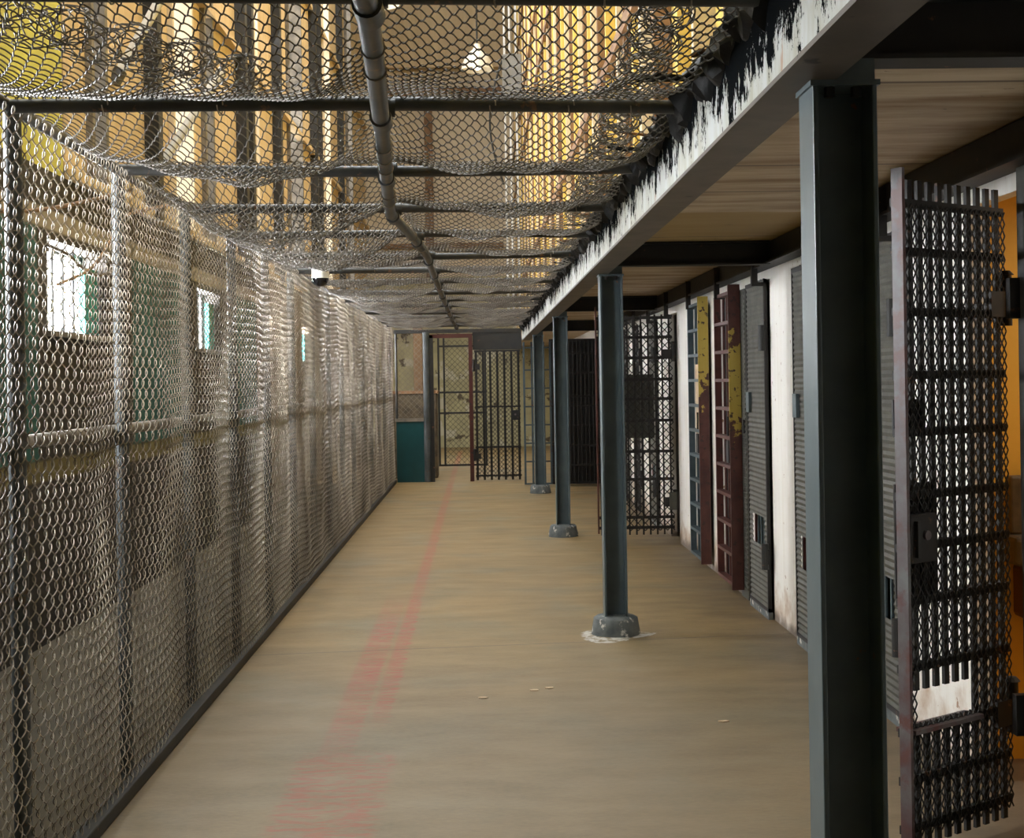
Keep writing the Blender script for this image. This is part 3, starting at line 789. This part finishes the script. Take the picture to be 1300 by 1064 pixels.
# ------------------------------------------------------------------ end partition
t = empty('end_partition', (0, YP, 0), 'chain-link and teal steel partition with dark red gateway at the corridor end', 'partition')
MB().box(-1.38, -.93, -.03, .03, 0, .98).build('teal_panel', M['teal'], t, bevel=.004)
MB().box(-1.40, -.92, -.045, .045, .98, 1.03).build('ledge', M['rail'], t)
MB().cyl((-.885, -.02, 0), (-.885, -.02, 2.42), .055, 18).build('corner_post', M['post'], t, smooth=True)
MB().cyl((-1.37, 0, .98), (-1.37, 0, 2.42), .02, 10).build('side_post', M['pipe'], t, smooth=True)
MB().box(-1.42, .66, -.03, .03, 2.40, 2.46).build('top_rail', M['black_steel'], t)
MB().box(-.83, -.77, -.04, .04, 0, 2.37).build('gate_post', M['black_steel'], t)
MB().box(-.83, -.14, -.04, .04, 2.32, 2.38).build('gate_head', M['dark_red'], t)
MB().box(-.20, -.135, -.06, .04, 0, 2.38).build('gate_post', M['dark_red'], t)
MB().box(-.13, .66, -.02, .03, 2.12, 2.40).build('head_plate', M['black_steel'], t)
expm = expanded('wire_mesh', -1.36, -.93, 1.04, 2.40, .045, .09, .0022, M['galv'], t)
expanded('wire_mesh', -1.40, .66, 2.46, 2.62, .045, .06, .0022, M['galv'], t)
gate_leaf((-.11, YP - .08, 0), 0, 'black mesh gate at the far corridor end, right of the red frame', W=.74, H=2.10, z0=.06, nb=7,
          rails=(.55, 1.2), cu=.032, cv=.07, r=.0038, lock=True, bw=.018, stub=.0)
# second gate seen through the doorway
t = empty('wire_gate', (-.80, YP + 3.2, 0), 'thin-framed wire gate seen through the red doorway at the corridor end', 'gate')
for x in (0.0, .10, .86): MB().box(x, x + .035, -.02, .02, .06, 2.5).build('stile', M['black_steel'], t)
for z in (.06, 1.02, 1.40, 2.25, 2.46): MB().box(0, .90, -.018, .018, z, z + .035).build('rail', M['black_steel'], t)
expanded('wire_mesh', .12, .86, .08, 2.46, .05, .10, .003, M['black_steel'], t)

# dark objects and brown wall piece beyond the teal panel
t = empty('brown_crate', (-1.15, YP + 1.2, 0), 'dark brown crate standing behind the mesh above the teal panel', 'crate')
MB().box(-.4, .4, -.3, .3, 0, 1.42).build('body', M['junk'], t, bevel=.02)
MB().box(-.42, .42, -.32, .32, 1.42, 1.47).build('lid', M['ubrown'], t)
t = empty('wooden_post', (-1.13, YP + 2.6, 0), 'plain tan timber post standing behind the mesh near the far end', 'post')
MB().box(-.08, .08, -.08, .08, 0, 3.0).build('shaft', M['timber'], t, bevel=.006)
MB().box(-.11, .11, -.11, .11, 0, .1).build('foot', M['ubrown'], t)

# barred screens right of the end gate
t = empty('pale_grille', (.64, 21.75, 0), 'pale-edged steel grille with ladder rails around the farthest column', 'grille')
for x in (0, .12, .30, .40, .56): MB().box(x, x + .03, -.03, .03, 0.02, 2.2).build('stile', M['steel_blue'], t)
for z in (.02, .36, .64, .92, 1.2, 1.48, 1.76, 2.1): MB().box(0, .40, -.02, .02, z, z + .022).build('rail', M['steel_blue'], t)
MB().box(.56, .66, -.04, .04, 0, 2.26).build('post', M['steel'], t)
t = empty('dark_bar_screen', (1.0, 21.6, 0), 'black barred screen across the walkway behind the middle column', 'screen')
for i in range(14): MB().cyl((.10 + i * .060, 0, .03), (.10 + i * .060, 0, 2.2), .012, 8).build('bar', M['gate_black'], t)
for z in (.03, .3, .6, .9, 1.2, 1.35, 1.7, 2.0, 2.2): MB().box(.06, .90, -.012, .012, z, z + .03).build('rail', M['gate_black'], t)
for i in range(7): MB().box(.10 + i * .12, .10 + i * .12 + .05, .05, .06, .03, 2.2).build('back_bar', M['gate_black'], t)
MB().box(.06, .90, .5, .53, 0.0, 2.25).build('back_plate', M['black_steel'], t)

# ------------------------------------------------------------------ security camera dome
t = empty('security_camera', (-1.205, 10.80, 2.495), 'white and black dome security camera hanging from an overhead pipe', 'security camera')
MB().lathe((0, 0, 0), [(.03, .0), (.062, -.002), (.066, -.012), (.066, -.085), (.068, -.09)], 24).build('housing', M['white_plastic'], t, smooth=True)
MB().lathe((0, 0, -.088), [(.064 * math.cos(a), -.064 * math.sin(a)) for a in np.linspace(0, 1.5, 9)], 24).build('dome', M['dark_dome'], t, smooth=True)

# ------------------------------------------------------------------ ropes and struts beyond the fence
def hang(name, pts, r, mat, label, cat, n=26):
    pts = [Vector(p) for p in pts]; out = []
    P4 = [pts[0]] + pts + [pts[-1]]
    for i in range(len(pts) - 1):
        a, b, c, d = P4[i], P4[i + 1], P4[i + 2], P4[i + 3]
        for s in np.linspace(0, 1, n // (len(pts) - 1) + 1)[:-1]:
            out.append(.5 * ((2 * b) + (c - a) * s + (2 * a - 5 * b + 4 * c - d) * s * s + (3 * b - a - 3 * c + d) * s ** 3))
    out.append(pts[-1])
    return tag(MB().tube(out, r, 8).build(name, mat, smooth=True), label, cat)
hang('rope', [(-1.75, 4.9, 2.22), (-1.66, 5.3, 2.26), (-1.58, 5.8, 2.36), (-1.50, 6.2, 2.46)], .008, M['rope'], 'brown rope rising to the overhead frame behind the near fence post', 'rope')
hang('rope', [(-1.475, 6.95, 2.49), (-1.70, 6.85, 2.42), (-1.75, 6.8, 2.3), (-1.82, 6.7, 2.16), (-1.95, 6.6, 2.08)], .008, M['rope'], 'short brown rope hanging down left of the first outer window', 'rope')
hang('cable', [(-2.76, 9.12, 2.52), (-2.64, 9.18, 2.46), (-2.62, 9.4, 2.40), (-2.62, 9.75, 2.37), (-2.6, 10.1, 2.42), (-2.62, 10.3, 2.50), (-2.76, 10.42, 2.62)], .012, M['junk'], 'dark cable looped across the first barred window', 'cable')
def strut(a, b, lab):
    t = empty('roof_strut', a, lab, 'strut')
    a = Vector(a); b = Vector(b) - a
    MB().cyl((0, 0, 0), b, .04, 10).build('tube', M['white_plastic'], t, smooth=True)
    MB().cyl(-b.normalized() * .03, b.normalized() * .08, .055, 10).build('end_fitting', M['pipe'], t)
strut((-2.75, 10.9, 3.95), (-2.2, 11.2, 5.1), 'pale diagonal strut above the net at upper left, the higher one')
strut((-2.70, 12.1, 3.45), (-2.2, 12.4, 4.35), 'short bright diagonal strut above the net, the lower one')

# pendant lamps in the tall hall
def lamp(x, y, z, s, label):
    t = empty('pendant_lamp', (x, y, z), label, 'lamp', 'bell lamps hanging in the hall')
    MB().lathe((0, 0, 0), [(.30 * s, 0), (.285 * s, .06 * s), (.25 * s, .17 * s), (.17 * s, .30 * s), (.08 * s, .38 * s), (.05 * s, .48 * s)], 24, cap=False).build('shade', M['lampshade'], t, smooth=True)
    MB().lathe((0, 0, .10 * s), [(.02 * s, -.10 * s), (.08 * s, -.06 * s), (.09 * s, 0), (.04 * s, .1 * s)], 14).build('bulb', M['lamp_bulb'], t, smooth=True)
    MB().cyl((0, 0, .46 * s), (0, 0, 12.4 - z), .018, 6).build('cord', M['black_steel'], t)
lamp(.02, 26.0, 7.3, 1.0, 'bell-shaped pendant lamp in the middle of the hall, seen through the net')
lamp(-1.5, 22.0, 7.45, 1.1, 'bell-shaped pendant lamp near the top edge, left of the other lamp')
t = empty('conduit_box', (.74, 27.0, 6.9), 'grey junction box with loose cable beside vertical conduits above the net', 'junction box')
MB().box(-.25, .12, -.1, .1, .0, .9).build('box', M['cellgrey'], t, bevel=.02)
MB().tube([(-.25 - .25 * math.sin(a), 0, .8 - a * .75) for a in np.linspace(0, PI, 12)], .02, 6).build('cable', M['black_steel'], t)
for x in (-.2, -.1, .02): MB().cyl((x, .05, -4.2), (x, .05, 3.4), .022, 8).build('conduit', M['white_plastic'], t)

# small debris on the floor
for i, (x, y) in enumerate(((.25, 7.35), (.33, 7.4), (-.02, 7.2), (1.1, 6.6), (.9, 9.6))):
    mb = MB(); p = [(x + .03 * math.cos(a) * random.uniform(.5, 1), y + .02 * math.sin(a) * random.uniform(.5, 1), 0.001) for a in np.linspace(0, 2 * PI, 8)[:-1]]
    mb.add(p + [(a, b, .005) for a, b, c in p], [tuple(range(7, 14))] + [(k, (k + 1) % 7, 7 + (k + 1) % 7, 7 + k) for k in range(7)])
    tag(mb.build('paint_flake', M['tan']), 'small tan paint flake lying on the open concrete floor', 'paint flake', 'paint flakes scattered on the floor')

# ------------------------------------------------------------------ lights
def area(name, loc, rot, sx, sy, e, col):
    l = bpy.data.lights.new(name, 'AREA'); l.shape = 'RECTANGLE'; l.size = sx; l.size_y = sy; l.energy = e; l.color = col
    o = bpy.data.objects.new(name, l); COL.objects.link(o); o.location = loc; o.rotation_euler = rot
    return o
# unseen overhead lamp added to brighten the hall, then daylight from the tall windows
area('overhead_fill', (-1.0, 15, 12.0), (0, 0, 0), 3.2, 22, 950, (.93, .97, 1.0))
area('hall_window_daylight', (-2.6, 14, 6.5), (0, math.radians(-62), 0), 5.0, 20, 650, (.95, .97, 1.0))
area('end_room_daylight', (-.6, 30, 2.9), (0, 0, 0), 2.5, 6, 50, (1, .95, .78))
area('cell_fill', (3.0, 5.3, 2.35), (0, 0, 0), .5, .5, 9, (1, .93, .8))  # unseen area light brightening the yellow cell; no fixture is built there

w = bpy.data.worlds.new('sky'); SC.world = w; w.use_nodes = True
bg = w.node_tree.nodes['Background']; bg.inputs[0].default_value = (.75, .87, 1, 1); bg.inputs[1].default_value = .5

# ------------------------------------------------------------------ camera
cam = bpy.data.cameras.new('camera'); co = bpy.data.objects.new('camera', cam); COL.objects.link(co)
cam.lens = 50; cam.sensor_width = 36; cam.sensor_fit = 'HORIZONTAL'
yaw = math.atan(39 / (1300 * 50 / 36)); th = .016
Fv = Vector((math.sin(yaw), math.cos(yaw), 0)); R0 = Vector((math.cos(yaw), -math.sin(yaw), 0)); Zv = Vector((0, 0, 1))
Rv = R0 * math.cos(th) - Zv * math.sin(th); Uv = R0 * math.sin(th) + Zv * math.cos(th)
m3 = Matrix((Rv, Uv, -Fv)).transposed()
co.matrix_world = Matrix.Translation((0, 0, 1.6)) @ m3.to_4x4()
cam.shift_y = -(532 - 484.4) / 1300; cam.clip_start = .05; cam.clip_end = 200
SC.camera = co
vs_ = SC.view_settings; vs_.view_transform = 'Standard'; vs_.look = 'None'; vs_.exposure = 0.52; vs_.gamma = 1; vs_.use_curve_mapping = False
SC.cycles.max_bounces = 8; SC.cycles.use_denoising = True
